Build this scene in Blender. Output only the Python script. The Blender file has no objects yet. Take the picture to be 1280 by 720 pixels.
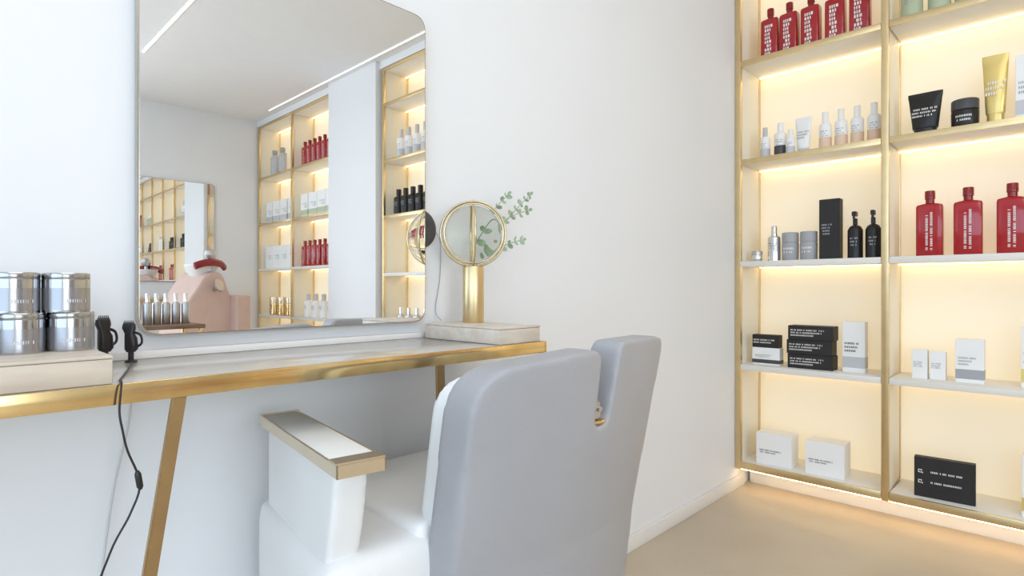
import bpy, bmesh, math, random
from mathutils import Vector, Matrix
random.seed(7)
scene = bpy.context.scene
try:
    scene.view_settings.view_transform = 'Standard'
except Exception:
    pass
COL = scene.collection

# ------------------------------------------------------------------ materials
def mat(name, col, rough=0.5, metal=0.0, var=0.04, nscale=12.0, bump=0.0, bscale=80.0, trans=0.0, coat=0.0, ior=1.45, emit=None, estr=0.0, sheen=0.0):
    m = bpy.data.materials.new(name); m.use_nodes = True
    nt = m.node_tree; b = nt.nodes['Principled BSDF']
    b.inputs['Roughness'].default_value = rough
    b.inputs['Metallic'].default_value = metal
    b.inputs['IOR'].default_value = ior
    b.inputs['Transmission Weight'].default_value = trans
    b.inputs['Coat Weight'].default_value = coat
    b.inputs['Sheen Weight'].default_value = sheen
    tc = nt.nodes.new('ShaderNodeTexCoord')
    n = nt.nodes.new('ShaderNodeTexNoise'); n.inputs['Scale'].default_value = nscale
    n.inputs['Detail'].default_value = 4
    nt.links.new(tc.outputs['Object'], n.inputs['Vector'])
    r = nt.nodes.new('ShaderNodeValToRGB')
    r.color_ramp.elements[0].position = 0.3; r.color_ramp.elements[1].position = 0.7
    r.color_ramp.elements[0].color = [max(0, c*(1-var)) for c in col[:3]] + [1]
    r.color_ramp.elements[1].color = [min(1, c*(1+var)) for c in col[:3]] + [1]
    nt.links.new(n.outputs['Fac'], r.inputs['Fac'])
    nt.links.new(r.outputs['Color'], b.inputs['Base Color'])
    if bump > 0:
        n2 = nt.nodes.new('ShaderNodeTexNoise'); n2.inputs['Scale'].default_value = bscale
        nt.links.new(tc.outputs['Object'], n2.inputs['Vector'])
        bp = nt.nodes.new('ShaderNodeBump'); bp.inputs['Strength'].default_value = bump
        bp.inputs['Distance'].default_value = 0.01
        nt.links.new(n2.outputs['Fac'], bp.inputs['Height'])
        nt.links.new(bp.outputs['Normal'], b.inputs['Normal'])
    if emit:
        b.inputs['Emission Color'].default_value = (*emit, 1)
        b.inputs['Emission Strength'].default_value = estr
    return m

def wood_mat(name, c1, c2, rough=0.5, sc=(1.5, 14, 30)):
    m = bpy.data.materials.new(name); m.use_nodes = True
    nt = m.node_tree; b = nt.nodes['Principled BSDF']; b.inputs['Roughness'].default_value = rough
    tc = nt.nodes.new('ShaderNodeTexCoord'); mp = nt.nodes.new('ShaderNodeMapping')
    mp.inputs['Scale'].default_value = sc
    n = nt.nodes.new('ShaderNodeTexNoise'); n.inputs['Scale'].default_value = 5; n.inputs['Detail'].default_value = 8
    r = nt.nodes.new('ShaderNodeValToRGB')
    r.color_ramp.elements[0].position = .3; r.color_ramp.elements[1].position = .72
    r.color_ramp.elements[0].color = (*c1, 1); r.color_ramp.elements[1].color = (*c2, 1)
    nt.links.new(tc.outputs['Object'], mp.inputs['Vector']); nt.links.new(mp.outputs[0], n.inputs['Vector'])
    nt.links.new(n.outputs['Fac'], r.inputs['Fac']); nt.links.new(r.outputs['Color'], b.inputs['Base Color'])
    return m

M = {}
M['wall'] = mat('wall_paint', (.83, .838, .85), .75, var=.012, nscale=2, bump=.04, bscale=40)
M['ceil'] = mat('ceiling_paint', (.88, .88, .885), .8, var=.01)
M['trim'] = mat('trim_paint', (.84, .83, .82), .5, var=.01)
M['brass'] = mat('brushed_brass', (.76, .56, .27), .15, 1.0, var=.08, nscale=25)
M['brass_sat'] = mat('satin_brass', (.74, .58, .33), .34, 1.0, var=.05, nscale=20)
M['bronze'] = mat('bronze_leg', (.44, .31, .16), .32, 1.0, var=.06, nscale=20)
M['champ'] = mat('champagne_metal', (.78, .67, .50), .22, .85, var=.04)
M['antique'] = mat('antique_gold', (.66, .55, .36), .26, 1.0, var=.06)
M['chrome'] = mat('chrome', (.75, .75, .76), .12, 1.0, var=.03)
M['steel'] = mat('brushed_steel', (.55, .55, .56), .35, 1.0, var=.08)
M['mirror'] = mat('mirror_glass', (.95, .955, .95), .0, 1.0, var=.0)
M['mirror_edge'] = mat('mirror_edge', (.45, .42, .36), .25, .9, var=.03)
M['shelf'] = mat('shelf_lacquer', (.87, .84, .78), .45, var=.015)
M['shelf_edge'] = mat('shelf_edge_lacquer', (.80, .77, .71), .4, var=.015)
M['shelfback'] = mat('painted_glow_panel', (.88, .82, .70), .6, var=.01, nscale=3, emit=(1, .79, .47), estr=.34)  # LED glow painted into the cream panel as even emission; no lamp behind it
M['divider'] = mat('shelf_divider', (.88, .82, .69), .5, var=.015, nscale=3)
M['led'] = mat('warm_led', (1, .8, .5), .5, emit=(1, .73, .39), estr=5.0)
M['led_floor'] = mat('warm_floor_led', (1, .8, .5), .5, emit=(1, .72, .38), estr=10)
M['ledc'] = mat('ceiling_led', (1, .95, .9), .5, emit=(1, .88, .70), estr=9)
M['ledc2'] = mat('dim_ceiling_led', (1, .95, .9), .5, emit=(1, .90, .76), estr=1.6)
M['red'] = mat('red_plastic', (.40, .006, .012), .14, var=.06, coat=.6)
M['darkred'] = mat('dark_red_plastic', (.26, .005, .010), .2, var=.05, coat=.4)
M['black'] = mat('black_plastic', (.015, .014, .015), .35, var=.1)
M['blackcard'] = mat('black_card', (.02, .018, .018), .55, var=.1)
M['dark'] = mat('dark_grey_plastic', (.07, .07, .075), .4, var=.06)
M['white'] = mat('white_plastic', (.90, .89, .87), .35, var=.01)
M['whitecard'] = mat('white_card', (.92, .91, .89), .6, var=.01)
M['ink_w'] = mat('white_print', (.85, .82, .78), .5, var=.01)
M['ink_b'] = mat('dark_print', (.06, .06, .06), .5, var=.02)
M['ink_g'] = mat('grey_print', (.40, .40, .42), .5, var=.02)
M['grey'] = mat('grey_plastic', (.40, .40, .41), .4, var=.04)
M['lgrey'] = mat('light_grey_label', (.58, .58, .60), .4, var=.03)
M['tin'] = mat('tin_metal', (.46, .47, .49), .14, 1.0, var=.08, nscale=20)
M['tinlabel'] = mat('tin_label', (.36, .36, .38), .22, .8, var=.05)
M['gold'] = mat('gold_foil_plastic', (.78, .60, .22), .3, .5, var=.04)
M['pale'] = mat('pale_peach_plastic', (.80, .58, .42), .4, var=.02)
M['green'] = mat('pale_green_plastic', (.50, .55, .38), .35, var=.03)
M['leather'] = mat('pale_grey_leather', (.38, .378, .395), .46, var=.03, nscale=6, bump=.08, bscale=260)
M['seat'] = mat('cream_leather', (.83, .83, .82), .45, var=.02, nscale=5, bump=.05, bscale=260)
M['armtop'] = mat('armrest_pad', (.80, .80, .77), .75, var=.02, bump=.05, bscale=200, ior=1.25)
M['travertine'] = wood_mat('pale_washed_wood', (.58, .50, .42), (.72, .65, .56), .5, (2, 8, 10))
M['desktop'] = mat('cream_grey_stone_top', (.56, .53, .485), .14, var=.02, nscale=6)
M['walnut'] = wood_mat('walnut_wood', (.14, .085, .05), (.26, .17, .10), .45)
M['beige'] = mat('beige_upholstery', (.68, .50, .44), .5, var=.03)
M['leaf'] = mat('eucalyptus_leaf', (.34, .45, .29), .5, var=.25, nscale=40)
M['stem'] = mat('stem', (.26, .28, .15), .6, var=.1)
M['cordw'] = mat('white_cable', (.62, .61, .60), .5, var=.01)
def glass(name, c, ior=1.05):
    m = bpy.data.materials.new(name); m.use_nodes = True
    b = m.node_tree.nodes['Principled BSDF']; b.inputs['Base Color'].default_value = (*c, 1)
    b.inputs['Transmission Weight'].default_value = 1; b.inputs['Roughness'].default_value = 0.0
    b.inputs['IOR'].default_value = ior
    return m
M['glass'] = glass('window_glass', (.95, .97, 1))
M['globe'] = glass('tinted_globe_glass', (.86, .88, .85), 1.12)

def floor_mat():
    m = bpy.data.materials.new('floor_limestone'); m.use_nodes = True
    nt = m.node_tree; b = nt.nodes['Principled BSDF']; b.inputs['Roughness'].default_value = .38
    tc = nt.nodes.new('ShaderNodeTexCoord')
    n = nt.nodes.new('ShaderNodeTexNoise'); n.inputs['Scale'].default_value = 2.5; n.inputs['Detail'].default_value = 8
    n.inputs['Roughness'].default_value = .55
    r = nt.nodes.new('ShaderNodeValToRGB')
    r.color_ramp.elements[0].position = .25; r.color_ramp.elements[1].position = .8
    r.color_ramp.elements[0].color = (.53, .44, .33, 1); r.color_ramp.elements[1].color = (.65, .56, .43, 1)
    n2 = nt.nodes.new('ShaderNodeTexNoise'); n2.inputs['Scale'].default_value = 160
    mx = nt.nodes.new('ShaderNodeMixRGB'); mx.blend_type = 'MULTIPLY'; mx.inputs[0].default_value = .12
    nt.links.new(tc.outputs['Object'], n.inputs['Vector']); nt.links.new(tc.outputs['Object'], n2.inputs['Vector'])
    nt.links.new(n.outputs['Fac'], r.inputs['Fac']); nt.links.new(r.outputs['Color'], mx.inputs[1])
    nt.links.new(n2.outputs['Fac'], mx.inputs[2]); nt.links.new(mx.outputs[0], b.inputs['Base Color'])
    return m
M['floor'] = floor_mat()

# ------------------------------------------------------------------ helpers
def obj_from_bm(name, bm, m, parent=None, loc=(0, 0, 0), rot=(0, 0, 0), smooth=True, ang=35):
    bmesh.ops.recalc_face_normals(bm, faces=bm.faces)
    me = bpy.data.meshes.new(name); bm.to_mesh(me); bm.free()
    return obj_from_mesh(name, me, m, parent, loc, rot, smooth, ang)

def obj_from_mesh(name, me, m, parent=None, loc=(0, 0, 0), rot=(0, 0, 0), smooth=True, ang=35):
    me.materials.clear(); me.materials.append(m)
    if smooth:
        for p in me.polygons: p.use_smooth = True
        me.set_sharp_from_angle(angle=math.radians(ang))
    o = bpy.data.objects.new(name, me); COL.objects.link(o)
    o.location = loc; o.rotation_euler = rot
    if parent: o.parent = parent
    return o

def add_box(bm, size, c):
    r = bmesh.ops.create_cube(bm, size=1)
    bmesh.ops.scale(bm, vec=size, verts=r['verts']); bmesh.ops.translate(bm, vec=c, verts=r['verts'])
    return r['verts']

def box(name, size, c, m, parent=None, bevel=0.002, loc=(0, 0, 0), rot=(0, 0, 0), seg=2):
    bm = bmesh.new(); add_box(bm, size, c)
    if bevel > 0:
        bmesh.ops.bevel(bm, geom=bm.edges[:], offset=bevel, segments=seg, affect='EDGES', profile=.5)
    return obj_from_bm(name, bm, m, parent, loc, rot, True, 40)

def boxr(name, a, b, m, parent=None, bevel=0.002, seg=2):
    s = [abs(b[i]-a[i]) for i in range(3)]; c = [(a[i]+b[i])/2 for i in range(3)]
    bm = bmesh.new(); add_box(bm, s, (0, 0, 0))
    if bevel > 0: bmesh.ops.bevel(bm, geom=bm.edges[:], offset=bevel, segments=seg, affect='EDGES', profile=.5)
    return obj_from_bm(name, bm, m, parent, c, (0, 0, 0), True, 40)

def loft(name, secs, m, parent=None, loc=(0, 0, 0), rot=(0, 0, 0), seg=28, ang=40):
    bm = bmesh.new(); rings = []
    for s in secs:
        z, rx, ry, n = s[:4]; ox, oy = (s[4], s[5]) if len(s) > 4 else (0, 0)
        ring = []
        for i in range(seg):
            a = 2*math.pi*(i+.5)/seg; c, q = math.cos(a), math.sin(a)
            x = rx*math.copysign(abs(c)**(2/n), c); y = ry*math.copysign(abs(q)**(2/n), q)
            ring.append(bm.verts.new((x+ox, y+oy, z)))
        rings.append(ring)
    for A, B in zip(rings, rings[1:]):
        for i in range(seg):
            bm.faces.new((A[i], A[(i+1) % seg], B[(i+1) % seg], B[i]))
    bm.faces.new(rings[0]); bm.faces.new(rings[-1])
    return obj_from_bm(name, bm, m, parent, loc, rot, True, ang)

def sweep(name, pts, r, m, parent=None, closed=False, seg=8, loc=(0, 0, 0), rot=(0, 0, 0), bm_in=None):
    pts = [Vector(p) for p in pts]; n = len(pts); bm = bm_in or bmesh.new(); rings = []
    tang = []
    for i in range(n):
        if closed: t = pts[(i+1) % n]-pts[i-1]
        else: t = pts[min(i+1, n-1)]-pts[max(i-1, 0)]
        tang.append(t.normalized())
    up = Vector((0, 0, 1)) if abs(tang[0].z) < .9 else Vector((1, 0, 0))
    nrm = tang[0].cross(up).normalized()
    for i in range(n):
        nrm = (nrm-tang[i]*nrm.dot(tang[i])).normalized(); bn = tang[i].cross(nrm)
        rr = r[i] if isinstance(r, (list, tuple)) else r
        rings.append([bm.verts.new(pts[i]+rr*(nrm*math.cos(2*math.pi*k/seg)+bn*math.sin(2*math.pi*k/seg))) for k in range(seg)])
    pairs = list(zip(rings, rings[1:]))
    if closed: pairs.append((rings[-1], rings[0]))
    for A, B in pairs:
        for k in range(seg):
            bm.faces.new((A[k], A[(k+1) % seg], B[(k+1) % seg], B[k]))
    if not closed:
        bm.faces.new(rings[0]); bm.faces.new(rings[-1])
    if bm_in: return None
    return obj_from_bm(name, bm, m, parent, loc, rot, True, 60)

def smooth_pts(pts, k=8):
    P = [Vector(p) for p in pts]; out = []
    for i in range(len(P)-1):
        p0, p1, p2, p3 = P[max(i-1, 0)], P[i], P[i+1], P[min(i+2, len(P)-1)]
        for j in range(k):
            t = j/k
            out.append(.5*((2*p1)+(-p0+p2)*t+(2*p0-5*p1+4*p2-p3)*t*t+(-p0+3*p1-3*p2+p3)*t**3))
    out.append(P[-1]); return out

def round_poly(corners, k=6):
    out = []; n = len(corners)
    for i in range(n):
        x, z, r = corners[i]; p = Vector((x, z))
        a = Vector(corners[i-1][:2])-p; b = Vector(corners[(i+1) % n][:2])-p
        if r <= 0: out.append(p); continue
        a.normalize(); b.normalize(); s = p+a*r; e = p+b*r
        for j in range(k+1):
            t = j/k; out.append(s*(1-t)**2+p*2*t*(1-t)+e*t*t)
    return out

def extrude_xz(name, poly, y0, y1, m, parent=None, bevel=0, loc=(0, 0, 0), rot=(0, 0, 0), raw=False):
    bm = bmesh.new()
    A = [bm.verts.new((p[0], y0, p[1])) for p in poly]; B = [bm.verts.new((p[0], y1, p[1])) for p in poly]
    f1 = bm.faces.new(A); f2 = bm.faces.new(B[::-1]); n = len(A)
    for i in range(n): bm.faces.new((A[i], B[i], B[(i+1) % n], A[(i+1) % n]))
    if bevel > 0:
        es = list(f1.edges)+list(f2.edges)
        bmesh.ops.bevel(bm, geom=es, offset=bevel, segments=3, affect='EDGES', profile=.5)
    return obj_from_bm(name, bm, m, parent, loc, rot, True, 40)

def soften(o, voxel=.007, it=8, warp=None):
    mo = o.modifiers.new('r', 'REMESH'); mo.mode = 'VOXEL'; mo.voxel_size = voxel
    ms = o.modifiers.new('s', 'SMOOTH'); ms.iterations = it; ms.factor = .5
    bpy.context.view_layer.update()
    dg = bpy.context.evaluated_depsgraph_get(); ev = o.evaluated_get(dg)
    me = bpy.data.meshes.new_from_object(ev); o.modifiers.clear()
    old = o.data; m = old.materials[0]; o.data = me
    me.materials.clear(); me.materials.append(m)
    if warp:
        for v in me.vertices: v.co = Vector(warp(*v.co))
    for p in me.polygons: p.use_smooth = True
    return o

def thing(name, label, cat, loc=(0, 0, 0), rotz=0, group=None):
    e = bpy.data.objects.new(name, None); e.empty_display_size = .05; COL.objects.link(e)
    e.location = loc; e.rotation_euler = (0, 0, rotz)
    e['label'] = label; e['category'] = cat
    if group: e['group'] = group
    return e

def tag(o, label, cat, group=None):
    o['label'] = label; o['category'] = cat
    if group: o['group'] = group
    return o

def struct(o):
    o['kind'] = 'structure'; return o

def dup(root, loc, rotz=None, label=None):
    def rec(o, par):
        c = o.copy(); COL.objects.link(c)
        if par: c.parent = par
        for ch in list(o.children): rec(ch, c)
        return c
    n = rec(root, None); n.location = loc
    if rotz is not None: n.rotation_euler = (0, 0, rotz)
    if label: n['label'] = label
    return n

def marks(parent, w, h, rows, loc, m, vertical=False, rad=None, seed=1, name='printed_text', rot=(0, 0, 0), full=False):
    rnd = random.Random(seed); bm = bmesh.new()
    L, T = (h, w) if vertical else (w, h)
    ch = T/(rows*(1.35 if full else 1.9))
    for r in range(rows):
        v = T/2-(r+.5)*T/rows; x = -L/2; end = L/2*(1 if (r == 0 or full) else rnd.uniform(.3, 1))
        while x < end:
            cw = ch*(rnd.uniform(.3, .7) if full else rnd.uniform(.22, .45))
            if rnd.random() > .14:
                q = []
                for (a, b) in ((x, v-ch/2), (x+cw, v-ch/2), (x+cw, v+ch/2), (x, v+ch/2)):
                    if vertical: a, b = b, a
                    if rad: q.append((rad*math.sin(a/rad), -rad*math.cos(a/rad), b))
                    else: q.append((a, 0, b))
                bm.faces.new([bm.verts.new(p) for p in q])
            x += cw+ch*.28
    return obj_from_bm(name, bm, m, parent, loc, rot, False)

# ------------------------------------------------------------------ product factories (front faces local -Y)
F = -math.pi/2
def sq_bottle(name, label, cat, loc, h=.25, w=.082, d=.05, body='red', cap='darkred', ink='ink_w', rotz=F, group=None, stacked=False):
    r = thing(name, label, cat, loc, rotz, group); a, b = w/2, d/2; hb = h*.80
    loft('body', [(0, a*.95, b*.9, 8), (.004, a, b, 8), (hb*.94, a, b, 8), (hb*.98, a*.94, b*.9, 7), (hb, a*.72, b*.7, 4), (hb+.004, a*.34, b*.52, 2)], M[body], r)
    loft('cap', [(hb+.003, a*.34, a*.34, 2), (h*.87, a*.34, a*.34, 2), (h*.875, a*.40, a*.40, 2), (h-.003, a*.40, a*.40, 2), (h, a*.37, a*.37, 2)], M[cap], r, seg=20)
    if stacked: marks(r, w*.34, hb*.74, 8, (-w*.06, -b-.0006, hb*.48), M[ink], seed=8, full=True)
    else: marks(r, w*.34, hb*.72, 2, (0, -b-.0006, hb*.48), M[ink], vertical=True, seed=3)
    return r

def rd_bottle(name, label, cat, loc, h=.17, w=.05, body='white', cap='black', band=None, rotz=F, group=None, ink='ink_g'):
    r = thing(name, label, cat, loc, rotz, group); a = w/2; hb = h*.72
    loft('body', [(0, a*.9, a*.9, 2), (.003, a, a, 2), (hb*.9, a, a, 2), (hb*.97, a*.85, a*.85, 2), (hb, a*.5, a*.5, 2)], M[body], r, seg=22)
    loft('cap', [(hb-.001, a*.5, a*.5, 2), (h-.002, a*.5, a*.5, 2), (h, a*.45, a*.45, 2)], M[cap], r, seg=18)
    if band:
        loft('label_band', [(h*.06, a*1.015, a*1.015, 2), (h*.34, a*1.015, a*1.015, 2)], M[band], r, seg=22)
    marks(r, w*.6, hb*.25, 3, (0, 0, hb*.6), M[ink], rad=a*1.02, seed=5)
    return r

def spray(name, label, cat, loc, h=.19, w=.048, body='black', rotz=F, group=None):
    r = thing(name, label, cat, loc, rotz, group); a = w/2; hb = h*.70
    loft('body', [(0, a*.9, a*.9, 2), (.003, a, a, 2), (hb*.85, a, a, 2), (hb*.95, a*.75, a*.75, 2), (hb, a*.4, a*.4, 2)], M[body], r, seg=22)
    bm = bmesh.new()
    add_box(bm, (.016, .016, h*.14), (0, 0, hb+h*.07)); add_box(bm, (.016, .036, h*.10), (0, -.008, h*.95-h*.02))
    add_box(bm, (.009, .01, h*.06), (0, -.022, h*.85))
    bmesh.ops.bevel(bm, geom=bm.edges[:], offset=.002, segments=2, affect='EDGES')
    obj_from_bm('spray_head', bm, M['black'], r)
    marks(r, w*.5, hb*.3, 3, (0, 0, hb*.5), M['ink_g'], rad=a*1.02, seed=9)
    return r

def tube(name, label, cat, loc, h=.165, w=.09, body='black', cap='black', ink='ink_w', rotz=F, group=None):
    r = thing(name, label, cat, loc, rotz, group); a = w/2; hc = h*.16
    loft('cap', [(0, a*.62, a*.5, 2), (.002, a*.66, a*.52, 2), (hc, a*.66, a*.52, 2)], M[cap], r, seg=24)
    loft('body', [(hc, a*.66, a*.50, 2.2), (hc+.004, a*.74, a*.54, 2.2), (h*.5, a*.84, a*.40, 2.3), (h*.85, a*.96, .008, 2.6), (h*.93, a, .003, 4), (h, a, .003, 4)], M[body], r, seg=28)
    marks(r, w*.7, h*.24, 3, (0, -a*.47, h*.52), M[ink], seed=4, rot=(-.16, 0, 0))
    return r

def jar(name, label, cat, loc, h=.09, w=.095, body='black', lid='black', rotz=F, group=None, ink='ink_w'):
    r = thing(name, label, cat, loc, rotz, group); a = w/2
    loft('body', [(0, a*.85, a*.85, 2), (.006, a*.97, a*.97, 2), (h*.6, a, a, 2), (h*.66, a*.92, a*.92, 2)], M[body], r, seg=30)
    loft('lid', [(h*.66, a*.99, a*.99, 2), (h*.97, a*.99, a*.99, 2), (h, a*.94, a*.94, 2)], M[lid], r, seg=30)
    marks(r, w*.6, h*.26, 2, (0, 0, h*.36), M[ink], rad=a*1.01, seed=6)
    return r

def carton(name, label, cat, loc, size=(.1, .06, .14), body='whitecard', ink='ink_g', rotz=F, group=None, tilt=0, band=None, rows=3, mw=.6, mh=.22, mz=.5, symbol=False):
    r = thing(name, label, cat, loc, rotz, group); w, d, h = size
    bm = bmesh.new(); add_box(bm, (w, d, h), (0, 0, h/2))
    bmesh.ops.bevel(bm, geom=bm.edges[:], offset=.0012, segments=2, affect='EDGES')
    add_box(bm, (w*1.004, d*1.004, .0012), (0, 0, h*.93))
    obj_from_bm('carton_body', bm, M[body], r)
    if band: box('label_band', (w*1.006, d*1.006, h*.22), (0, 0, h*.2), M[band], r, 0)
    if symbol:
        bm = bmesh.new()
        for zz in (.62, .36):
            x0, z0 = -w*.40, h*zz
            for (dx, dz, sx, sz) in ((0, 0, .012, .003), (0, .010, .012, .003), (-.0045, .005, .003, .012), (.005, .0085, .003, .006), (.008, -.001, .003, .005)):
                bm.faces.new([bm.verts.new((x0+dx+a*sx/2, 0, z0+dz+b*sz/2)) for a, b in ((-1, -1), (1, -1), (1, 1), (-1, 1))])
        obj_from_bm('printed_symbol', bm, M[ink], r, (0, -d/2-.0012, 0), smooth=False)
        for k, zz in enumerate((.65, .39)):
            marks(r, w*.50, h*.085, 1, (w*.03, -d/2-.0012, h*zz), M[ink], seed=21+k)
    else:
        marks(r, w*mw, h*mh, rows, (-w*(1-mw)*.25, -d/2-.0012, h*mz), M[ink], seed=int(w*1000))
    return r

def row(root, ys, z, x=2.80, rotz=F, jit=.0):
    for i, y in enumerate(ys):
        if i == 0: root.location = (x, y, z); root.rotation_euler[2] = rotz
        else: dup(root, (x+random.uniform(-jit, jit), y, z), rotz+random.uniform(-.1, .1))

# ------------------------------------------------------------------ room
YA, XB, CE, YS, XW = 1.15, 2.97, 2.85, -4.45, -2.2
struct(boxr('floor', (XW-.1, YS-.1, -.1), (XB+.1, YA+.1, 0), M['floor'], bevel=0))
struct(boxr('ceiling', (XW-.1, YS-.1, CE), (XB+.1, YA+.1, CE+.1), M['ceil'], bevel=0))
struct(boxr('wall_north', (XW-.1, YA, 0), (XB+.1, YA+.1, CE), M['wall'], bevel=0))
struct(boxr('wall_east', (XB, YS, 0), (XB+.1, YA, CE), M['wall'], bevel=0))
wy0, wy1, wz0, wz1 = -3.2, .7, .25, 2.55
bm = bmesh.new()
for a, b in (((XW-.1, YS, 0), (XW, wy0, CE)), ((XW-.1, wy1, 0), (XW, YA, CE)), ((XW-.1, wy0, 0), (XW, wy1, wz0)), ((XW-.1, wy0, wz1), (XW, wy1, CE))):
    add_box(bm, [b[i]-a[i] for i in range(3)], [(a[i]+b[i])/2 for i in range(3)])
struct(obj_from_bm('wall_west', bm, M['wall'], smooth=False))
sx0, sx1 = -1.9, .5
bm = bmesh.new()
for a, b in (((XW-.1, YS-.1, 0), (sx0, YS, CE)), ((sx1, YS-.1, 0), (XB+.1, YS, CE)), ((sx0, YS-.1, 0), (sx1, YS, wz0)), ((sx0, YS-.1, wz1), (sx1, YS, CE))):
    add_box(bm, [b[i]-a[i] for i in range(3)], [(a[i]+b[i])/2 for i in range(3)])
struct(obj_from_bm('wall_south', bm, M['wall'], smooth=False))
bm = bmesh.new()
for y in (wy0+.03, wy0+1.3, wy1-1.3, wy1-.03): add_box(bm, (.06, .06, wz1-wz0), (XW-.05, y, (wz0+wz1)/2))
for z in (wz0+.03, wz1-.03): add_box(bm, (.06, wy1-wy0, .06), (XW-.05, (wy0+wy1)/2, z))
w = struct(obj_from_bm('window_1', bm, M['dark'], smooth=False))
gl = boxr('pane', (XW-.055, wy0+.06, wz0+.06), (XW-.047, wy1-.06, wz1-.06), M['glass'], bevel=0); gl.parent = w
bm = bmesh.new()
for x in (sx0+.03, (sx0+sx1)/2, sx1-.03): add_box(bm, (.06, .06, wz1-wz0), (x, YS-.05, (wz0+wz1)/2))
for z in (wz0+.03, wz1-.03): add_box(bm, (sx1-sx0, .06, .06), ((sx0+sx1)/2, YS-.05, z))
w = struct(obj_from_bm('added_fill_window', bm, M['dark'], smooth=False))  # unseen window added so cool light reaches the mirror wall from the front
gl = boxr('pane', (sx0+.06, YS-.055, wz0+.06), (sx1-.06, YS-.047, wz1-.06), M['glass'], bevel=0); gl.parent = w
struct(boxr('trim_1', (2.66, -2.73, 0), (XB, -1.93, CE), M['wall'], bevel=.002))
struct(boxr('trim_2', (2.70, YS, 2.79), (XB, -2.73, CE), M['wall'], bevel=0))
struct(boxr('trim_3', (2.70, -1.93, 2.79), (XB, YA, CE), M['wall'], bevel=0))
struct(boxr('baseboard_north', (XW, YA-.012, 0), (2.79, YA, .055), M['trim'], bevel=.002))
struct(boxr('baseboard_south', (XW, YS, 0), (2.69, YS+.012, .055), M['trim'], bevel=.002))
struct(boxr('baseboard_west', (XW, YS+.02, 0), (XW+.012, YA-.02, .055), M['trim'], bevel=.002))

# ------------------------------------------------------------------ shelving
def shelving(y1, nb, bw, zs, label):
    y0 = y1-nb*bw; r = thing('shelving_unit', label, 'shelving', (2.82, (y0+y1)/2, 0))
    ox, oy = 2.82, (y0+y1)/2
    def P(nm, a, b, m, bev=.0015):
        return boxr(nm, (a[0]-ox, a[1]-oy, a[2]), (b[0]-ox, b[1]-oy, b[2]), m, r, bev)
    top = 2.785
    P('back_panel', (2.955, y0, .09), (2.968, y1, top), M['shelfback'])
    P('plinth', (2.84, y0+.01, 0), (2.86, y1-.015, .093), M['trim'])
    P('led_strip', (2.722, y0+.02, .089), (2.730, y1-.02, .094), M['led_floor'], 0)
    for i in range(nb+1):
        y = y1-i*bw; c = min(max(y, y0+.014), y1-.014)
        P('upright', (2.70, c-.013, .095), (2.722, c+.013, top), M['brass_sat'])
        P('divider', (2.722, c-.007, .095), (2.955, c+.007, top), M['divider'])
        P('rear_upright', (2.935, c-.010, .13), (2.9545, c+.010, top), M['brass_sat'])
    for k, z in enumerate(zs+[top]):
        t = .028 if k == 0 else .022
        for i in range(nb):
            a, b = y1-(i+1)*bw+.014, y1-i*bw-.014
            P('shelf_board', (2.712, a, z-t), (2.950, b, z), M['shelf'])
            P('shelf_edge', (2.701, a, z-t-.004), (2.7115, b, z), M['shelf_edge'] if k in (1, 2) else M['brass_sat'])
        if k > 0:
            P('led_strip', (2.925, y0+.03, z-t-.005), (2.934, y1-.03, z-t-.001), M['led'], 0)
    return r
Z = [.13, .59, 1.075, 1.555, 2.02, 2.49]
shelving(YA-.001, 5, .61, Z, 'tall brass-framed LED-lit display shelving beside white wall')
Z2 = [.13, .65, 1.17, 1.68, 2.20]
shelving(-2.735, 2, .85, Z2, 'tall brass-framed LED-lit shelving in the far niche')

# --- bay 1
row(sq_bottle('shampoo_bottle', 'glossy red square bottle with stacked white characters', 'bottle', (0, 0, 0), h=.245, w=.078, group='red bottles on the upper shelf', stacked=True),
    [1.02, .935, .843, .743, .648], Z[4])
rd_bottle('serum_bottle', 'small white bottle with grey label band', 'bottle', (2.80, 1.045, Z[3]), h=.155, w=.045, cap='lgrey', band='lgrey', group='small bottles on the middle shelf')
rd_bottle('serum_bottle', 'small white bottle with dark label band', 'bottle', (2.80, .975, Z[3]), h=.165, w=.055, cap='white', band='dark', group='small bottles on the middle shelf')
rd_bottle('serum_bottle', 'short white bottle beside white tube', 'bottle', (2.78, .925, Z[3]), h=.12, w=.04, cap='white', band='lgrey', group='small bottles on the middle shelf')
tube('cream_tube', 'white plastic tube standing on its cap', 'tube', (2.80, .875, Z[3]), h=.17, w=.07, body='white', cap='lgrey', ink='ink_g')
row(rd_bottle('serum_bottle', 'slim white bottle with pale peach lower band', 'bottle', (0, 0, 0), h=.175, w=.050, body='white', cap='white', band='pale', ink='ink_g', group='slim peach-banded bottles on the shelf'),
    [.785, .722, .66, .597], Z[3])
# shelf 2
jar('cosmetic_jar', 'tiny chrome jar with dark lid', 'jar', (2.78, 1.075, Z[2]), h=.05, w=.05, body='chrome', lid='steel')
rd_bottle('serum_bottle', 'small chrome bottle beside grey cans', 'bottle', (2.79, 1.0, Z[2]), h=.165, w=.056, body='chrome', cap='chrome')
row(jar('hair_wax_can', 'matte grey cylindrical can', 'can', (0, 0, 0), h=.13, w=.072, body='grey', lid='grey', ink='ink_w', group='grey cans on the shelf'), [.932, .853], Z[2])
carton('product_box', 'tall slim black carton with white print', 'box', (2.80, .762, Z[2]), size=(.082, .05, .265), body='blackcard', ink='ink_g', rows=4, mw=.5, mh=.2)
row(spray('spray_bottle', 'small black spray bottle', 'bottle', (0, 0, 0), h=.205, w=.058, group='black spray bottles on the shelf'), [.665, .598], Z[2], x=2.79)
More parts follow.
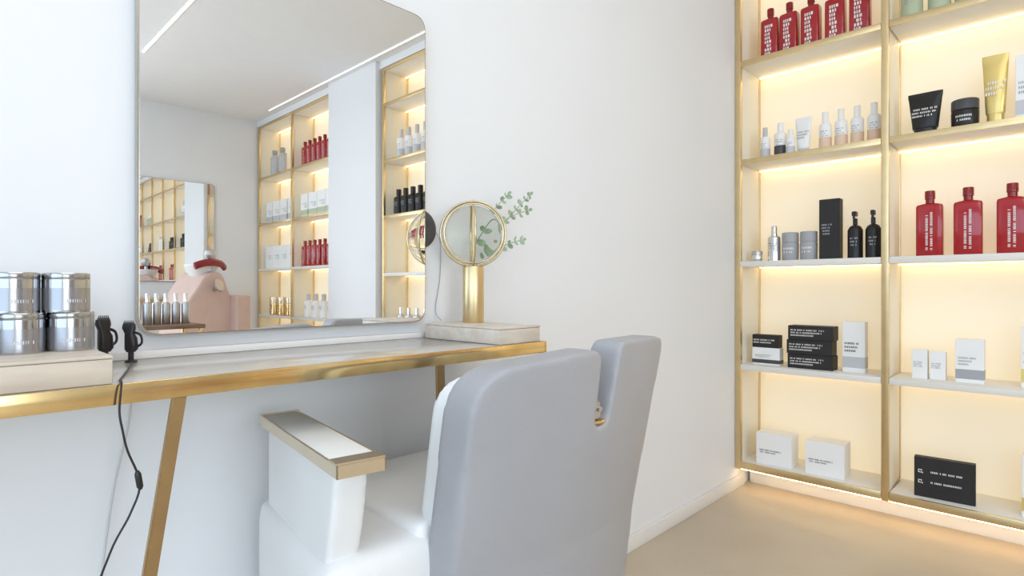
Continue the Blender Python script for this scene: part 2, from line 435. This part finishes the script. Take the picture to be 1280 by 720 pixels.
# shelf 1
carton('product_box', 'small white carton with black band', 'box', (2.79, 1.03, Z[1]), size=(.125, .05, .08), band='dark')
carton('product_box', 'small black carton stacked on white carton', 'box', (2.79, 1.032, Z[1]+.08), size=(.12, .05, .06), body='blackcard', ink='ink_w', rows=2, mw=.8, mh=.4)
for i, (dz, dy) in enumerate(((0, 0), (.064, .004), (.128, -.002))):
    b = carton('product_box', 'flat black carton with white lettering, stacked', 'box', (2.79, .835+dy, Z[1]+dz), size=(.185, .08, .063), body='blackcard', ink='ink_w', rows=3, mw=.75, mh=.56, group='stacked black cartons')
carton('product_box', 'upright white carton with grey lower band', 'box', (2.80, .668, Z[1]), size=(.085, .05, .215), band='lgrey', ink='ink_b')
# shelf 0
row(carton('product_box', 'square white carton with grey lettering', 'box', (0, 0, 0), size=(.155, .11, .145), ink='ink_b', rows=2, mw=.6, mh=.14, mz=.42, group='white cartons on the bottom shelf'), [.99, .775], Z[0], x=2.80, rotz=F+.05)
# --- bay 2
row(rd_bottle('shampoo_bottle', 'pale green bottle with white cap', 'bottle', (0, 0, 0), h=.2, w=.075, body='green', cap='white', group='green bottles on the upper shelf'), [.465, .375, .29, .205, .12], Z[4])
tube('cream_tube', 'wide glossy black tube with white print', 'tube', (2.80, .42, Z[3]), h=.175, w=.115, group=None)
jar('cosmetic_jar', 'round black jar with glossy lid', 'jar', (2.80, .295, Z[3]), h=.115, w=.088, lid='dark')
tube('cream_tube', 'tall metallic gold tube', 'tube', (2.80, .205, Z[3]), h=.265, w=.078, body='gold', cap='gold', ink='ink_w')
carton('product_box', 'tall white and silver carton', 'box', (2.80, .105, Z[3]), size=(.085, .05, .24), band='lgrey')
row(sq_bottle('shampoo_bottle', 'tall glossy red bottle with white print and red cap', 'bottle', (0, 0, 0), h=.26, w=.088, group='red bottles on the middle shelf'), [.405, .285, .157, .035], Z[2])
carton('product_box', 'small white carton with grey print', 'box', (2.79, .435, Z[1]), size=(.05, .04, .115))
carton('product_box', 'small white carton beside a similar one', 'box', (2.80, .378, Z[1]), size=(.05, .04, .11))
carton('product_box', 'white carton with dark grey lower band', 'box', (2.79, .278, Z[1]), size=(.085, .05, .165), band='ink_g')
carton('product_box', 'pale carton with gold lower band', 'box', (2.80, .095, Z[1]), size=(.075, .05, .22), band='gold')
carton('product_box', 'black flat gift carton with white symbols and lettering', 'box', (2.77, .355, Z[0]), size=(.19, .035, .155), body='blackcard', ink='ink_w', rotz=F+.06, symbol=True)
carton('product_box', 'large white carton with gold band on bottom shelf', 'box', (2.80, .06, Z[0]), size=(.14, .08, .22), band='gold')
# --- bays 3..5
def bay(i): return YA-.61*i
def spread(i, n, s=.09):
    c = bay(i)-.305; return [c+(k-(n-1)/2)*s for k in range(n)]
row(sq_bottle('shampoo_bottle', 'red square bottle in far bay', 'bottle', (0, 0, 0), group='red bottles in the third bay'), spread(2, 5), Z[2])
row(sq_bottle('shampoo_bottle', 'white square bottle with dark print', 'bottle', (0, 0, 0), body='white', cap='lgrey', ink='ink_g', group='white bottles in the third bay'), spread(2, 5), Z[3])
row(carton('product_box', 'white carton in far bay', 'box', (0, 0, 0), size=(.09, .06, .16), group='white cartons in the third bay'), spread(2, 4, .12), Z[1])
row(rd_bottle('shampoo_bottle', 'black round bottle with cap', 'bottle', (0, 0, 0), h=.2, w=.06, body='black', group='black bottles in the fourth bay'), spread(3, 6, .08), Z[3])
row(sq_bottle('shampoo_bottle', 'red square bottle in fourth bay', 'bottle', (0, 0, 0), group='red bottles in the fourth bay'), spread(3, 5), Z[2])
row(carton('product_box', 'black carton in fourth bay', 'box', (0, 0, 0), size=(.08, .06, .18), body='blackcard', ink='ink_w', group='black cartons in the fourth bay'), spread(3, 4, .12), Z[1])
row(rd_bottle('shampoo_bottle', 'white bottle with grey band and grey cap', 'bottle', (0, 0, 0), h=.25, w=.075, body='white', cap='lgrey', band='lgrey', group='white bottles in the fifth bay'), spread(4, 4, .11), Z[4])
row(rd_bottle('shampoo_bottle', 'black round bottle in fifth bay', 'bottle', (0, 0, 0), h=.22, w=.085, body='black', group='black bottles in the fifth bay'), spread(4, 5, .1), Z[3])
row(rd_bottle('shampoo_bottle', 'steel bottle in fifth bay', 'bottle', (0, 0, 0), h=.2, w=.075, body='steel', cap='chrome', group='steel bottles in the fifth bay'), spread(4, 4, .11), Z[1])
# --- second unit
c1, c2 = -2.735-.425, -2.735-1.275
def sp(c, n, s): return [c+(k-(n-1)/2)*s for k in range(n)]
row(sq_bottle('shampoo_bottle', 'red square bottle on high niche shelf', 'bottle', (0, 0, 0), h=.27, w=.088, group='red bottles on the high niche shelf'), sp(c1, 7, .105), Z2[4])
row(sq_bottle('shampoo_bottle', 'red square bottle on low niche shelf', 'bottle', (0, 0, 0), h=.27, w=.088, group='red bottles on the low niche shelf'), sp(c1, 7, .105), Z2[2])
row(carton('product_box', 'pale green and white carton in niche', 'box', (0, 0, 0), size=(.15, .07, .24), band='green', group='pale cartons in the niche'), sp(c1, 4, .18), Z2[3])
row(carton('product_box', 'pale white carton in niche', 'box', (0, 0, 0), size=(.15, .07, .24), band='lgrey', group='white cartons in the niche'), sp(c2, 4, .18), Z2[3])
row(carton('product_box', 'plain white carton in niche', 'box', (0, 0, 0), size=(.17, .07, .25), group='plain white cartons in the niche'), sp(c2, 4, .19), Z2[2])
row(sq_bottle('shampoo_bottle', 'large grey bottle in niche', 'bottle', (0, 0, 0), h=.3, w=.14, body='lgrey', cap='grey', group='grey bottles in the niche'), sp(c2-.1, 2, .2), Z2[4])
row(jar('cosmetic_jar', 'brass jar on niche shelf', 'jar', (0, 0, 0), h=.2, w=.12, body='brass', lid='champ', group='brass jars in the niche'), sp(c2, 3, .2), Z2[1])
row(rd_bottle('shampoo_bottle', 'white bottle on low niche shelf', 'bottle', (0, 0, 0), h=.24, w=.09, body='white', cap='lgrey', group='white bottles in the niche'), sp(c1, 4, .16), Z2[1])

# ------------------------------------------------------------------ desk
def desk(x0, x1, y0, y1, zt, label, legs, splash=False):
    cx, cy = (x0+x1)/2, (y0+y1)/2; r = thing('styling_desk', label, 'desk', (cx, cy, 0))
    a0, a1, b0, b1 = x0-cx, x1-cx, y0-cy, y1-cy
    boxr('desk_top', (a0, b0+.006, zt-.018), (a1, b1, zt), M['desktop'], r)
    boxr('brass_apron', (a0, b0, zt-.0245), (a1, b0+.0055, zt+.001), M['brass'], r, .001)
    boxr('brass_end_rail', (a1, b0, zt-.0245), (a1+.006, b1, zt+.001), M['brass'], r, .001)
    boxr('rear_rail', (a0, b1-.02, zt-.04), (a1, b1, zt-.0185), M['brass'], r, .001)
    if splash: boxr('upstand', (a0, b1-.018, zt), (a1-.005, b1, zt+.013), M['trim'], r, .001)
    for (tx, bx, mm) in legs:
        bm = bmesh.new(); w = .0085
        for (x, z) in ((tx, zt-.025), (bx, 0)):
            for sx, sy in ((-1, 0), (1, 0), (1, 1), (-1, 1)):
                bm.verts.new((x-cx+sx*w, b0+.010+sy*.010, z))
        bm.verts.ensure_lookup_table(); v = bm.verts
        for f in ((0, 1, 2, 3), (7, 6, 5, 4), (0, 4, 5, 1), (1, 5, 6, 2), (2, 6, 7, 3), (3, 7, 4, 0)): bm.faces.new([v[i] for i in f])
        bmesh.ops.bevel(bm, geom=bm.edges[:], offset=.0015, segments=2, affect='EDGES')
        obj_from_bm('leg', bm, M[mm], r)
    return r
desk(-.75, .975, .845, YA-.002, .83, 'long wall desk with glossy pale grey top and brass edge', [(.243, .12, 'bronze'), (.688, .71, 'bronze'), (-.62, -.74, 'bronze')], True)
def block(x0, x1, label):
    r = thing('desk_drawer_box', label, 'box', ((x0+x1)/2, .985, .83)); hw = (x1-x0)/2
    boxr('box_body', (-hw, -.128, .0005), (hw, .128, .032), M['travertine'], r, .002)
    boxr('box_lid', (-hw, -.129, .0322), (hw, .129, .036), M['travertine'], r, .001)
    return r
block(-.5, .168, 'low pale washed-wood box on desk carrying silver tins')
block(.845, .972, 'low pale washed-wood box on desk carrying brass vase')

# ------------------------------------------------------------------ mirror
def mirror(label, loc, w, h, rotz):
    r = thing('wall_mirror', label, 'mirror', loc, rotz); R = .035
    pl = round_poly([(-w/2, 0, R), (w/2, 0, R), (w/2, h, R), (-w/2, h, R)], 8)
    pl2 = round_poly([(-w/2+.003, .003, R), (w/2-.003, .003, R), (w/2-.003, h-.003, R), (-w/2+.003, h-.003, R)], 8)
    extrude_xz('mirror_frame', pl, 0, .014, M['mirror_edge'], r)
    extrude_xz('mirror_glass', pl2, -.002, -.0002, M['mirror'], r)
    return r
mirror('large frameless rounded mirror on white wall above desk', (.556, 1.127, .868), .602, .738, 0)
mirror('rounded mirror on the far white wall', (1.78, YS+.025, 1.02), .9, 1.05, math.pi)

# ------------------------------------------------------------------ tins
tin = thing('product_tin', 'shiny silver screw-lid tin with grey label, stacked', 'tin', (.143, .975, .866), 0, 'stacked silver tins on the wooden box')
a = .0264
loft('body', [(0, a*.99, a*.99, 2), (.002, a, a, 2), (.040, a, a, 2)], M['tin'], tin, seg=36)
loft('lid', [(.040, a*1.005, a*1.005, 2), (.0435, a*1.005, a*1.005, 2), (.044, a*.985, a*.985, 2), (.045, a*1.005, a*1.005, 2), (.0505, a*1.005, a*1.005, 2), (.052, a*.97, a*.97, 2)], M['tin'], tin, seg=36)
loft('label', [(.003, a*1.004, a*1.004, 2), (.032, a*1.004, a*1.004, 2)], M['tinlabel'], tin, seg=36)
marks(tin, .022, .0085, 1, (0, 0, .015), M['lgrey'], rad=a*1.02, seed=11)
for x, y, z in ((.0896, .973, .866), (.0362, .976, .866), (-.0172, .974, .866), (.118, 1.033, .866), (.06, 1.035, .866),
                (.138, .974, .918), (.0846, .975, .918), (.0312, .974, .918)):
    dup(tin, (x, y, z), random.uniform(-.3, .3))

# ------------------------------------------------------------------ clippers and cords
def clipper(loc, rz, label, s=.84):
    r = thing('hair_clipper', label, 'hair clipper', loc, rz); r.scale = (s*.8, s*.8, s)
    loft('charging_stand', [(0, .013, .013, 2), (.003, .013, .013, 2), (.006, .006, .006, 2), (.022, .006, .006, 2)], M['black'], r, seg=18)
    loft('body', [(.020, .009, .008, 3), (.026, .014, .010, 3, .001, 0), (.046, .013, .010, 3), (.056, .010, .008, 3, -.003, 0), (.066, .014, .008, 4, -.004, 0), (.074, .013, .005, 4, -.004, 0)], M['black'], r, seg=20)
    sweep('handle_loop', smooth_pts([(.008, 0, .028), (.022, 0, .036), (.020, 0, .052), (.006, 0, .058)], 5), .0026, M['black'], r)
    bm = bmesh.new()
    add_box(bm, (.022, .003, .003), (-.004, -.002, .0755))
    for k in range(6): add_box(bm, (.0014, .002, .004), (-.0128+k*.0035, -.002, .0785))
    obj_from_bm('blade', bm, M['dark'], r, smooth=False)
    return r
clipper((.205, 1.100, .83), .3, 'black hair clipper standing beside wooden box', .95)
clipper((.238, 1.090, .83), -.5, 'black hair trimmer on stand with cord')
pts = smooth_pts([(.236, 1.075, .832), (.205, .96, .8325), (.178, .87, .8325), (.173, .838, .833), (.170, .834, .80), (.173, .832, .775), (.178, .832, .75), (.191, .832, .707), (.181, .832, .672), (.16, .832, .63), (.145, .84, .56), (.15, .86, .40), (.12, .90, .2), (.08, .95, .03), (.0, 1.0, .004)], 6)
c = thing('power_cord', 'thin black power cord hanging over desk edge', 'cord', (0, 0, 0))
sweep('cable', pts, .0013, M['black'], c)
loft('cord_switch', [(-.012, .002, .002, 2), (-.008, .0036, .0034, 3), (.008, .0036, .0034, 3), (.012, .002, .002, 2)], M['black'], c, loc=(.190, .832, .711), rot=(0, -.15, 0), seg=14)
pts = smooth_pts([(.25, 1.142, .788), (.245, 1.14, .72), (.222, 1.14, .60), (.20, 1.13, .4), (.19, 1.12, .1), (.12, 1.08, .004), (0, 1.06, .004)], 6)
tag(sweep('white_cord', pts, .0018, M['cordw']), 'thin white cable hanging below desk against wall', 'cord')

# ------------------------------------------------------------------ vase with globe and eucalyptus
vx, vy, vz = .944, 1.050, .866
v = thing('vase', 'straight brass tube vase topped by ringed glass globe', 'vase', (vx, vy, vz), .0)
loft('vase_body', [(0, .025, .025, 2), (.002, .026, .026, 2), (.134, .026, .026, 2), (.136, .025, .025, 2), (.1365, .020, .020, 2)], M['brass_sat'], v, seg=40)
oc = .216; R = .079
face = math.radians(-38)
def ring(rad, off, th, nm, mm, ax='front', band=0):
    bm = bmesh.new(); rot = Matrix.Rotation(face, 3, 'Z'); N = 72; rings = []
    prof = [(math.cos(2*math.pi*j/10)*th, math.sin(2*math.pi*j/10)*(band or th)) for j in range(10)]
    for k in range(N):
        an = 2*math.pi*k/N; rr = []
        for (dr, dy) in prof:
            q = rad+dr
            p = Vector((q*math.cos(an), off+dy, q*math.sin(an))) if ax == 'front' else Vector((off+dy, q*math.cos(an), q*math.sin(an)))
            rr.append(bm.verts.new(rot @ p+Vector((0, 0, oc))))
        rings.append(rr)
    for k in range(N):
        A, B = rings[k], rings[(k+1) % N]
        for j in range(10): bm.faces.new((A[j], A[(j+1) % 10], B[(j+1) % 10], B[j]))
    obj_from_bm(nm, bm, M[mm], v, ang=70)
ring(R, 0, .0034, 'outer_ring', 'antique', band=.009)
ring(R*.90, -.024, .0020, 'inner_ring', 'antique')
ring(R*.90, .024, .0020, 'inner_ring', 'antique')
ring(R*.94, 0, .0020, 'cross_ring', 'antique', 'side')
bm = bmesh.new(); sweep('x', [(0, 0, oc-R), (0, 0, oc+R+.006)], .0022, None, bm_in=bm)
obj_from_bm('spoke', bm, M['brass_sat'], v)
GR = R*.88
loft('glass_globe', [(GR*math.sin(math.radians(t)), max(.0015, GR*math.cos(math.radians(t))), max(.0015, GR*math.cos(math.radians(t))), 2) for t in range(-90, 91, 9)], M['globe'], v, loc=(0, 0, oc), seg=48, ang=60)

e = thing('eucalyptus_sprig', 'pale green eucalyptus sprig with small round leaves in vase', 'plant', (vx, vy, vz+.13))
bms, bml = bmesh.new(), bmesh.new()
def leaf(bm, p, d, s, roll):
    d = d.normalized(); u = d.cross(Vector((.3, 1, .2))).normalized(); u = Matrix.Rotation(roll, 3, d) @ u; n = d.cross(u)
    vs = []
    for k in range(10):
        an = 2*math.pi*k/10
        vs.append(bm.verts.new(p+d*(s*.9*(1-math.cos(an))*.6)+u*(s*.40*math.sin(an))+n*(.08*s*math.cos(2*an))))
    bm.faces.new(vs)
for st in ([(.01, .02, .006), (.055, .05, .03), (.09, .05, .07), (.13, .03, .12), (.17, .01, .17), (.205, .0, .205)],
           [(.01, .02, .006), (.06, .05, .035), (.10, .045, .085), (.15, .03, .14), (.21, .01, .165)],
           [(.014, .016, .006), (.07, .035, .03), (.12, .01, .065), (.16, -.012, .08)],
           [(.01, .02, .006), (.05, .065, .05), (.085, .06, .11), (.11, .04, .16), (.14, .02, .20)]):
    P = smooth_pts(st, 6); sweep('x', P, .0009, None, bm_in=bms, seg=6)
    for i in range(9, len(P)-1, 2):
        for sgn in (-1, 1):
            t = (P[i+1]-P[i]).normalized(); side = t.cross(Vector((0, 1, 0))).normalized()*sgn
            leaf(bml, P[i], (side+t*.6+Vector((0, random.uniform(-.5, .5), 0))), random.uniform(.010, .016), random.uniform(-.8, .8))
    leaf(bml, P[-1], P[-1]-P[-2], .012, 0)
obj_from_bm('stem', bms, M['stem'], e)
obj_from_bm('leaves', bml, M['leaf'], e, smooth=False)

wf = thing('wall_fitting', 'dark round fitting on wall at mirror edge', 'wall fitting', (.856, YA, 1.095))
loft('fitting_disc', [(0, .047, .047, 2), (.006, .047, .047, 2), (.009, .042, .042, 2), (.0095, .030, .030, 2)], M['dark'], wf, rot=(math.pi/2, 0, 0), seg=40)
sweep('cable', smooth_pts([(.040, -.006, .0), (.060, -.006, -.03), (.060, -.005, -.12), (.045, -.006, -.20), (.05, -.024, -.226)], 6), .0011, M['ink_g'], wf)

# ------------------------------------------------------------------ salon chair (facing the mirror)
CX, CY = .80, .86
ch = thing('salon_chair', 'pale grey leather salon chair with champagne-trimmed armrests at desk', 'chair', (CX, CY, 0))
def warp(x, y, z):
    lean = (.84-z)*.20 if z > .5 else .068+(.5-z)*.10
    crown = .014*max(0, 1-((x-.01)/.27)**2)*max(0, 1-((z-.50)/.34)**2)
    t = min(1, max(0, (y-.02)/.05)); crown *= (1-t)-.2*t
    return (x, y-.285+lean+.035*(x/.28)**2-crown, z)
outline = round_poly([(-.240, .26, .10), (.248, .26, .13), (.270, .45, .16), (.284, .852, .045), (.072, .855, .022), (.056, .708, .012), (.018, .708, .012), (.022, .848, .036), (-.250, .830, .075)], 10)
bk = extrude_xz('backrest', outline, 0, .070, M['leather'], ch)
soften(bk, .0055, 14, warp)
inner = round_poly([(-.228, .42, .04), (.24, .42, .04), (.262, .82, .05), (.098, .825, .03), (.080, .68, .02), (-.010, .68, .02), (-.005, .815, .03), (-.235, .808, .06)], 8)
ic = extrude_xz('back_cushion', inner, .052, .115, M['seat'], ch)
soften(ic, .007, 7, warp)
bm = bmesh.new()
add_box(bm, (.022, .026, .034), (.038, -.244, .734))
bmesh.ops.bevel(bm, geom=bm.edges[:], offset=.003, segments=2, affect='EDGES')
r = bmesh.ops.create_cone(bm, segments=20, radius1=.005, radius2=.005, depth=.008, cap_ends=True, matrix=Matrix.Translation((.038, -.259, .736)) @ Matrix.Rotation(math.pi/2, 4, 'X'))
obj_from_bm('headrest_bracket', bm, M['steel'], ch)
box('slot_plate', (.034, .070, .006), (.038, -.228, .713), M['brass'], ch, .001)
# seat
def seatwarp(x, y, z):
    k = max(0, -x/.37)
    return (x+.145*(y-.045)*k, y, z)
st = box('seat_base', (.66, .37, .29), (-.065, .045, .42), M['seat'], ch, 0)
soften(st, .009, 50, seatwarp)
sc = box('seat_cushion', (.46, .34, .07), (-.03, .04, .545), M['seat'], ch, 0)
soften(sc, .009, 10)
def arm(n0, n1):
    p0, p1 = Vector(n0), Vector(n1); d = p1-p0; L = d.length; ang = math.atan2(d.y, d.x)-math.pi/2; mid = (p0+p1)/2
    ar = bpy.data.objects.new('armrest', None); COL.objects.link(ar); ar.parent = ch; ar.location = (mid.x, mid.y, 0); ar.rotation_euler = (0, 0, ang)
    w = .070; zt = .717
    boxr('armrest_pad', (-w/2+.003, -L/2+.003, zt-.017), (w/2-.003, L/2-.003, zt+.0005), M['armtop'], ar, .003)
    bm = bmesh.new()
    for s in (-1, 1):
        add_box(bm, (.003, L, .019), (s*(w/2-.0015), 0, zt-.0095)); add_box(bm, (w, .003, .019), (0, s*(L/2-.0015), zt-.0095))
    add_box(bm, (w, .030, .003), (0, -L/2+.015, zt+.0005))
    add_box(bm, (w, .012, .003), (0, L/2-.006, zt+.0005))
    bmesh.ops.bevel(bm, geom=bm.edges[:], offset=.0008, segments=2, affect='EDGES')
    obj_from_bm('armrest_trim', bm, M['champ'], ar)
    prof = round_poly([(-L/2+.10, .47, .01), (L/2-.015, .47, .01), (L/2-.015, .704, .01), (-L/2+.03, .704, .015), (-L/2+.045, .62, .05)], 6)
    sd = extrude_xz('armrest_side', prof, -.025, .025, M['seat'], ar)
    soften(sd, .005, 16)
    sd.rotation_euler = (0, 0, math.pi/2)
arm((.415-CX, .685-CY, 0), (.470-CX, 1.065-CY, 0))
arm((1.085-CX, .775-CY, 0), (1.055-CX, 1.065-CY, 0))
loft('pedestal_column', [(.035, .05, .05, 2), (.05, .035, .035, 2), (.26, .035, .035, 2), (.27, .08, .08, 2), (.29, .09, .09, 2)], M['chrome'], ch, seg=32)
loft('pedestal_base', [(0, .27, .27, 2), (.008, .275, .275, 2), (.016, .26, .26, 2), (.036, .05, .05, 2)], M['steel'], ch, seg=48)

# ------------------------------------------------------------------ reflected side of the room
sh = thing('shampoo_chair', 'pinkish-beige shampoo chair with dark red neck cushion and steel tap', 'chair', (1.80, -3.45, 0), math.radians(-25))
sh.scale = (.74, .74, .96)
b1 = extrude_xz('chair_shell', round_poly([(-.46, 0, .03), (.34, 0, .03), (.33, .80, .05), (.14, 1.14, .08), (-.08, 1.14, .08), (-.38, .84, .06)], 8), -.24, .18, M['beige'], sh)
soften(b1, .014, 3)
b2 = box('arm_panel', (.22, .56, .92), (.38, .0, .46), M['beige'], sh, 0); soften(b2, .014, 4)
loft('basin', [(1.08, .10, .09, 2.2), (1.14, .16, .14, 2.2), (1.20, .19, .17, 2.3), (1.21, .185, .165, 2.3), (1.19, .15, .13, 2.3), (1.13, .08, .07, 2)], M['seat'], sh, loc=(0, -.02, 0), seg=36)
sweep('neck_cushion', smooth_pts([(-.22, .12, 1.19), (-.13, .16, 1.22), (0, .18, 1.23), (.13, .16, 1.22), (.22, .12, 1.19)], 6), .034, M['darkred'], sh, seg=14)
loft('faucet', [(0, .03, .03, 2), (.10, .025, .025, 2), (.11, .055, .055, 2), (.15, .075, .075, 2), (.19, .055, .055, 2), (.205, .02, .02, 2)], M['steel'], sh, loc=(0, .12, 1.15), seg=24)
loft('shower_head', [(0, .02, .02, 2), (.05, .03, .03, 2), (.08, .065, .065, 2), (.10, .065, .065, 2)], M['steel'], sh, loc=(0, .19, .97), rot=(math.radians(-60), 0, 0), seg=24)

tb = thing('display_table', 'small brass-legged display table with steel bottles', 'table', (1.0, -2.0, 0))
boxr('table_top', (-.35, -.2, .69), (.30, .2, .715), M['walnut'], tb, .003)
for sx in (-.33, .28):
    for sy in (-.18, .18): boxr('leg', (sx-.012, sy-.012, 0), (sx+.012, sy+.012, .69), M['brass'], tb, .001)
row_r = rd_bottle('styling_bottle', 'steel styling bottle on display table', 'bottle', (.90, -1.98, .715), h=.2, w=.05, body='steel', cap='chrome', group='steel bottles on display table', rotz=0)
for x in (.955, 1.01, 1.065, 1.12, 1.175, 1.23): dup(row_r, (x, -1.98+random.uniform(-.02, .02), .715))
desk(.9, 2.35, YS+.002, YS+.34, .86, 'brass and grey console under the far mirror', [(1.0, .95, 'brass_sat'), (2.25, 2.3, 'brass_sat')])

def cline(x, y0, y1, lab, mm='ledc'):
    r = thing('ceiling_light', lab, 'ceiling light', (x, (y0+y1)/2, CE)); h = abs(y1-y0)/2
    boxr('light_housing', (-.012, -h, -.006), (.012, h, 0), M['trim'], r, 0)
    boxr('light_diffuser', (-.006, -h+.005, -.009), (.006, h-.005, -.0062), M[mm], r, 0)
cline(1.25, -3.1, .9, 'long thin warm-white linear light in ceiling')
cline(2.60, -3.9, .9, 'long faint linear ceiling light along the display shelving', 'ledc2')

# ------------------------------------------------------------------ lights
def area(name, loc, rot, sx, sy, power, col):
    l = bpy.data.lights.new(name, 'AREA'); l.shape = 'RECTANGLE'; l.size = sx; l.size_y = sy; l.energy = power; l.color = col
    o = bpy.data.objects.new(name, l); COL.objects.link(o); o.location = loc; o.rotation_euler = rot; return o
area('window_daylight', (XW+.05, -1.25, 1.4), (0, -math.pi/2, 0), 2.2, 3.7, 72, (.64, .81, 1.0))
area('added_rear_fill', ((sx0+sx1)/2, YS+.05, 1.4), (math.pi/2, 0, 0), 2.3, 2.2, 74, (.86, .93, 1.0))  # added fill at the invented south opening, brightens lower wall and chair back
area('added_ceiling_fill', (.2, -.7, CE-.03), (0, 0, 0), 2.2, 1.6, 21, (1.0, .95, .90))  # unseen fill added under the ceiling to even out the light
w = bpy.data.worlds.new('world'); scene.world = w; w.use_nodes = True
nt = w.node_tree; bg = nt.nodes['Background']
sky = nt.nodes.new('ShaderNodeTexSky'); sky.sky_type = 'HOSEK_WILKIE'; sky.turbidity = 3
nt.links.new(sky.outputs[0], bg.inputs[0]); bg.inputs[1].default_value = 1.0

# ------------------------------------------------------------------ camera
cam = bpy.data.cameras.new('camera'); cam.sensor_width = 36; cam.lens = 20.25; cam.clip_start = .02
co = bpy.data.objects.new('camera', cam); COL.objects.link(co)
co.location = (0, 0, .95); co.rotation_euler = (math.pi/2, 0, math.radians(44.2-90))
scene.camera = co
